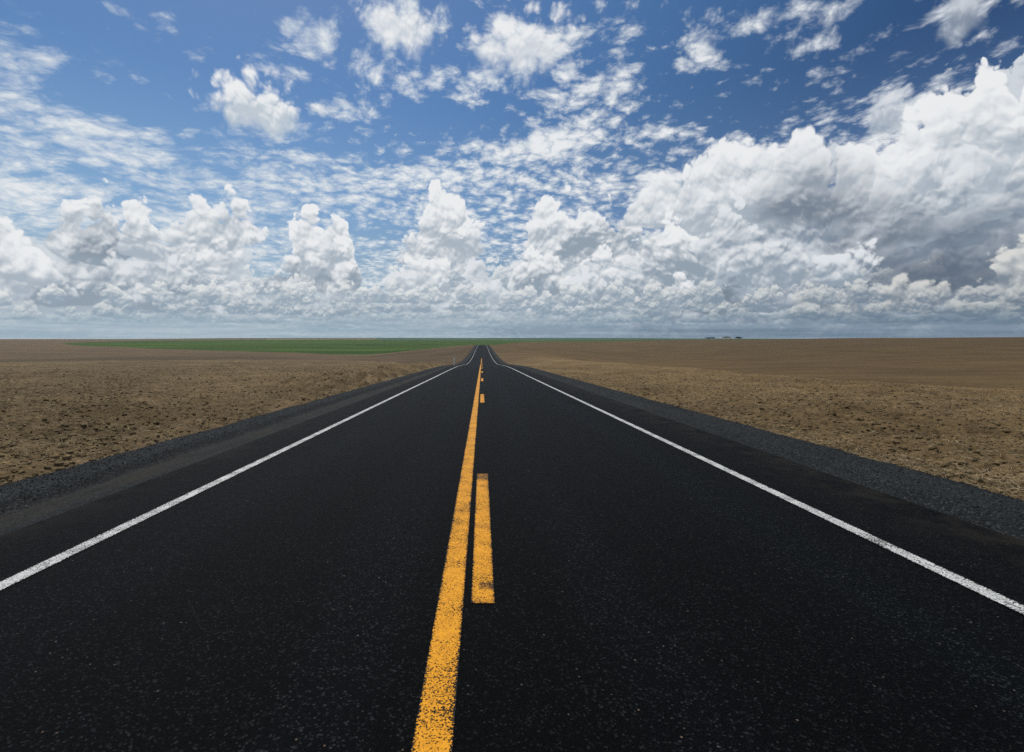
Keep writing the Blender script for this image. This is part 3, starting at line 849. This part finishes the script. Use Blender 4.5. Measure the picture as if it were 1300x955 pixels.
    def bg(c):
        n_ = nt.n('ShaderNodeBackground'); nt.set(n_.inputs[0], c); n_.inputs[1].default_value = SKY_STRENGTH
        return n_.outputs[0]
    def mixs(f, a, b):
        n_ = nt.n('ShaderNodeMixShader'); nt.set(n_.inputs[0], f); t.links.new(a, n_.inputs[1]); t.links.new(b, n_.inputs[2])
        return n_.outputs[0]
    # the sky is laid out in bearings and two heights so that each ray only visits the clouds near it
    def arc(ytop, ybot, veiled, cuts):
        edges = [-9999] + cuts + [9999]
        parts = []
        for lo, hi in zip(edges, edges[1:]):
            c = lay(lo, hi, ytop, ybot)
            parts.append(bg(nt.mix(veil, c, vc) if veiled else c))
        acc = parts[0]
        for cx_, p_ in zip(cuts, parts[1:]): acc = mixs(nt.m('GREATER_THAN', az, azel(cx_, 430)[0]), acc, p_)
        return acc
    low = arc(350, 440, True, [230, 450, 650, 850, 1060]); mid = arc(180, 350, False, [300, 490, 640, 850, 1060]); top = arc(-200, 180, False, [900])
    heavy = mixs(nt.m('GREATER_THAN', el, 7.4), low, mixs(nt.m('GREATER_THAN', el, 21.), mid, top))
    b2 = bg(simple)
    front = nt.rng(nt.m('ABSOLUTE', az), 62., 54.)
    front = nt.m('MULTIPLY', front, nt.rng(el, 50., 42.))
    front = nt.m('MULTIPLY', front, nt.m('GREATER_THAN', el, -1.))
    t.links.new(mixs(front, b2, heavy), out.inputs['Surface'])
    w.cycles.sampling_method = 'MANUAL'; w.cycles.sample_map_resolution = 512

def CLOUDS(cloud, row, cc, tone):
    W = cc(234,236,238); W2 = cc(222,226,230); G = cc(168,180,192); G2 = cc(146,160,174); DK = cc(122,135,149); SL = cc(98,111,127)
    # fair-weather scraps high up
    cloud(262, 402, 90, 142, W, cc(190,201,211), amp=1.1, soft=.6, flat=1.4, bias=.42)
    cloud(585, 742, 2, 62, W, cc(205,212,220), amp=1.3, soft=.8, flat=1.2, bias=.5)
    cloud(456, 566, -16, 36, W, cc(205,212,220), amp=1.3, soft=.8, flat=1.2, bias=.5)
    cloud(1078, 1176, 118, 160, cc(206,212,220), cc(150,164,182), amp=1.2, soft=.6, flat=1.5, bias=.4, op=.85)
    cloud(1180, 1265, -28, 22, cc(196,203,212), cc(140,152,168), amp=1.1, soft=.7, flat=1.3, bias=.4, op=.85)
    # big soft masses behind
    R1, R0 = cc(206,212,219), cc(132,146,162)
    Z1, Z0 = cc(208,215,221), cc(166,179,191)
    cloud(-160, 120, 300, 404, Z1, Z0); cloud(20, 200, 285, 402, Z1, Z0); cloud(150, 345, 290, 402, Z1, Z0, op=.9)
    cloud(240, 500, 335, 404, Z1, Z0, op=.8); cloud(480, 690, 340, 404, Z1, Z0, op=.85)
    cloud(630, 860, 300, 404, Z1, Z0, op=.95); cloud(780, 950, 270, 404, Z1, Z0)
    cloud(800, 1150, 205, 420, R1, R0, bias=.2)
    cloud(980, 1500, 150, 425, R1, R0, bias=.15)
    cloud(1110, 1570, 72, 425, R1, R0, bias=.15)
    # far rows
    row(366, 24, 42, 50, 96, 80, ((226,229,230),(198,201,202)), ((150,166,180),(114,128,144)), .9)
    # left group
    cloud(-70, 66, 284, 358, W, G, bias=.3); cloud(60, 160, 300, 372, W2, G2); cloud(150, 240, 296, 362, W2, G)
    cloud(56, 120, 242, 312, W, G, bias=.28); cloud(92, 172, 246, 322, W, G2, bias=.18); cloud(86, 160, 268, 318, cc(190,199,208), DK, bias=.1, soft=.7, amp=.5, op=.5); cloud(148, 206, 254, 318, W, G)
    cloud(205, 300, 252, 318, W, G, bias=.3); cloud(262, 336, 243, 300, W, G, bias=.35)
    cloud(100, 200, 322, 366, W2, G2); cloud(190, 262, 328, 368, W2, G2); cloud(20, 110, 345, 384, W2, G2); cloud(255, 330, 344, 380, W2, G2)
    cloud(0, 80, 318, 352, W, G); cloud(130, 230, 358, 390, W2, G2); cloud(230, 300, 300, 340, W, G)
    # the lone heap with the flat base
    cloud(366, 420, 266, 350, W, G, bias=.3); cloud(404, 452, 262, 354, W, G, bias=.22); cloud(336, 400, 318, 361, W, G2, bias=.25); cloud(382, 464, 322, 361, W, G2, bias=.25)
    # centre
    cloud(524, 582, 238, 325, W, G, bias=.32); cloud(552, 612, 244, 318, W, G, bias=.36); cloud(500, 560, 290, 330, W, G)
    cloud(508, 580, 318, 372, W, G); cloud(562, 650, 326, 388, W2, G); cloud(480, 540, 345, 385, W2, G)
    cloud(655, 742, 246, 330, W, G, bias=.3); cloud(705, 818, 254, 322, W, G2, bias=.22); cloud(640, 718, 308, 374, W, G2, bias=.2)
    cloud(732, 800, 306, 352, W, G); cloud(786, 846, 330, 372, W2, G2); cloud(600, 660, 345, 385, W2, G)
    cloud(715, 780, 350, 390, W2, G2)
    # right bank: knobs along its slanting top, grey bellies under them
    cloud(790, 900, 222, 275, W, G, bias=.4, gain=.8, amp=.30, fill=.16); cloud(848, 960, 192, 285, W, G, bias=.3, gain=.8, amp=.30, fill=.16); cloud(905, 1012, 183, 270, W, G, bias=.3, gain=.8, amp=.30, fill=.16); cloud(978, 1052, 174, 262, W, G, bias=.25, gain=.8, amp=.30, fill=.16)
    cloud(1048, 1122, 182, 270, W, G, bias=.3, gain=.8, amp=.30, fill=.16); cloud(1098, 1192, 160, 290, W, G, bias=.3, gain=.8, amp=.30, fill=.16); cloud(1158, 1252, 128, 262, W, G, bias=.3, gain=.8, amp=.30, fill=.16); cloud(1212, 1312, 98, 245, W, G, bias=.3, gain=.8, amp=.30, fill=.16); cloud(1276, 1420, 64, 235, W, G2, bias=.3, gain=.8, amp=.30, fill=.16)
    cloud(1180, 1280, 165, 230, W2, G, bias=.3); cloud(1130, 1230, 205, 262, W2, G2, bias=.25)
    cloud(925, 1135, 186, 270, cc(206,212,219), cc(108,121,137), bias=.02, soft=.8, amp=.4, op=.85, gain=.8); cloud(1000, 1210, 228, 305, cc(184,191,200), cc(112,124,139), bias=.1, soft=.8, op=.85, amp=.5)
    cloud(1170, 1440, 190, 335, cc(170,178,188), cc(116,128,144), bias=.06, soft=.9, op=.85, amp=.45, gain=.8); cloud(1050, 1330, 250, 366, cc(150,160,173), cc(94,107,124), bias=-.03, soft=.9, op=.93, amp=.42, gain=.7)
    cloud(815, 905, 268, 348, W, G2); cloud(885, 968, 258, 352, W2, G2)
    cloud(1020, 1112, 308, 352, W2, G2, bias=.3); cloud(930, 1030, 304, 352, W2, G2, bias=.12)
    cloud(828, 902, 338, 384, W, G2); cloud(880, 962, 350, 390, G, DK, bias=.1)
    cloud(1256, 1346, 310, 378, cc(214,215,213), DK, bias=.25); cloud(1105, 1218, 352, 390, cc(206,207,205), DK); cloud(1000, 1110, 366, 397, cc(202,204,203), DK); cloud(1200, 1290, 368, 396, cc(196,199,200), DK)
    # small heaps with level bases, smaller and closer together towards the horizon
    row(412, 5, 9, 30, 64, 30, ((190,201,208),(146,160,169)), ((146,167,182),(104,124,142)), .8)
    row(405, 9, 15, 34, 74, 34, ((203,211,215),(162,172,177)), ((142,162,177),(102,119,136)), .85)
    row(396, 14, 24, 40, 84, 44, ((216,221,222),(184,189,188)), ((140,158,174),(100,116,132)), .92)
    row(383, 18, 32, 44, 86, 66, ((226,229,229),(194,197,197)), ((146,163,178),(106,121,138)), .88)
build_sky()
# ------------------------------------------------------------------ sun, camera, render settings
SUN_EL, SUN_AZ = 58., -28.           # degrees; azimuth from the road's direction, to the left
sun = bpy.data.lights.new('sun', 'SUN'); sun.energy = 3.2; sun.angle = R(.53); sun.color = (1., .955, .88)
so = bpy.data.objects.new('sun', sun); C.objects.link(so)
d = Vector((math.sin(R(SUN_AZ))*math.cos(R(SUN_EL)), math.cos(R(SUN_AZ))*math.cos(R(SUN_EL)), math.sin(R(SUN_EL))))
so.rotation_euler = d.to_track_quat('Z', 'Y').to_euler(); so.location = d*50

cam = bpy.data.cameras.new('camera'); co = bpy.data.objects.new('camera', cam); C.objects.link(co)
cam.sensor_width = 36.; cam.lens = 36. * F / 1300.
cam.shift_x = (650 - VX) / 1300.; cam.shift_y = -(477.5 - VY) / 1300.
cam.clip_start = .05; cam.clip_end = 60000
co.location = (0, 0, EYE); co.rotation_euler = (R(90), 0, 0)
sc.camera = co
sc.view_settings.view_transform = 'Standard'; sc.view_settings.look = 'None'
sc.view_settings.exposure = EXPOSURE; sc.view_settings.gamma = 1.
sc.render.engine = 'CYCLES'
cy = sc.cycles
cy.max_bounces = 4; cy.diffuse_bounces = 2; cy.glossy_bounces = 2; cy.transparent_max_bounces = 4; cy.volume_bounces = 0
cy.use_adaptive_sampling = True; cy.adaptive_threshold = .01
cy.use_denoising = False
cy.sample_clamp_indirect = 8
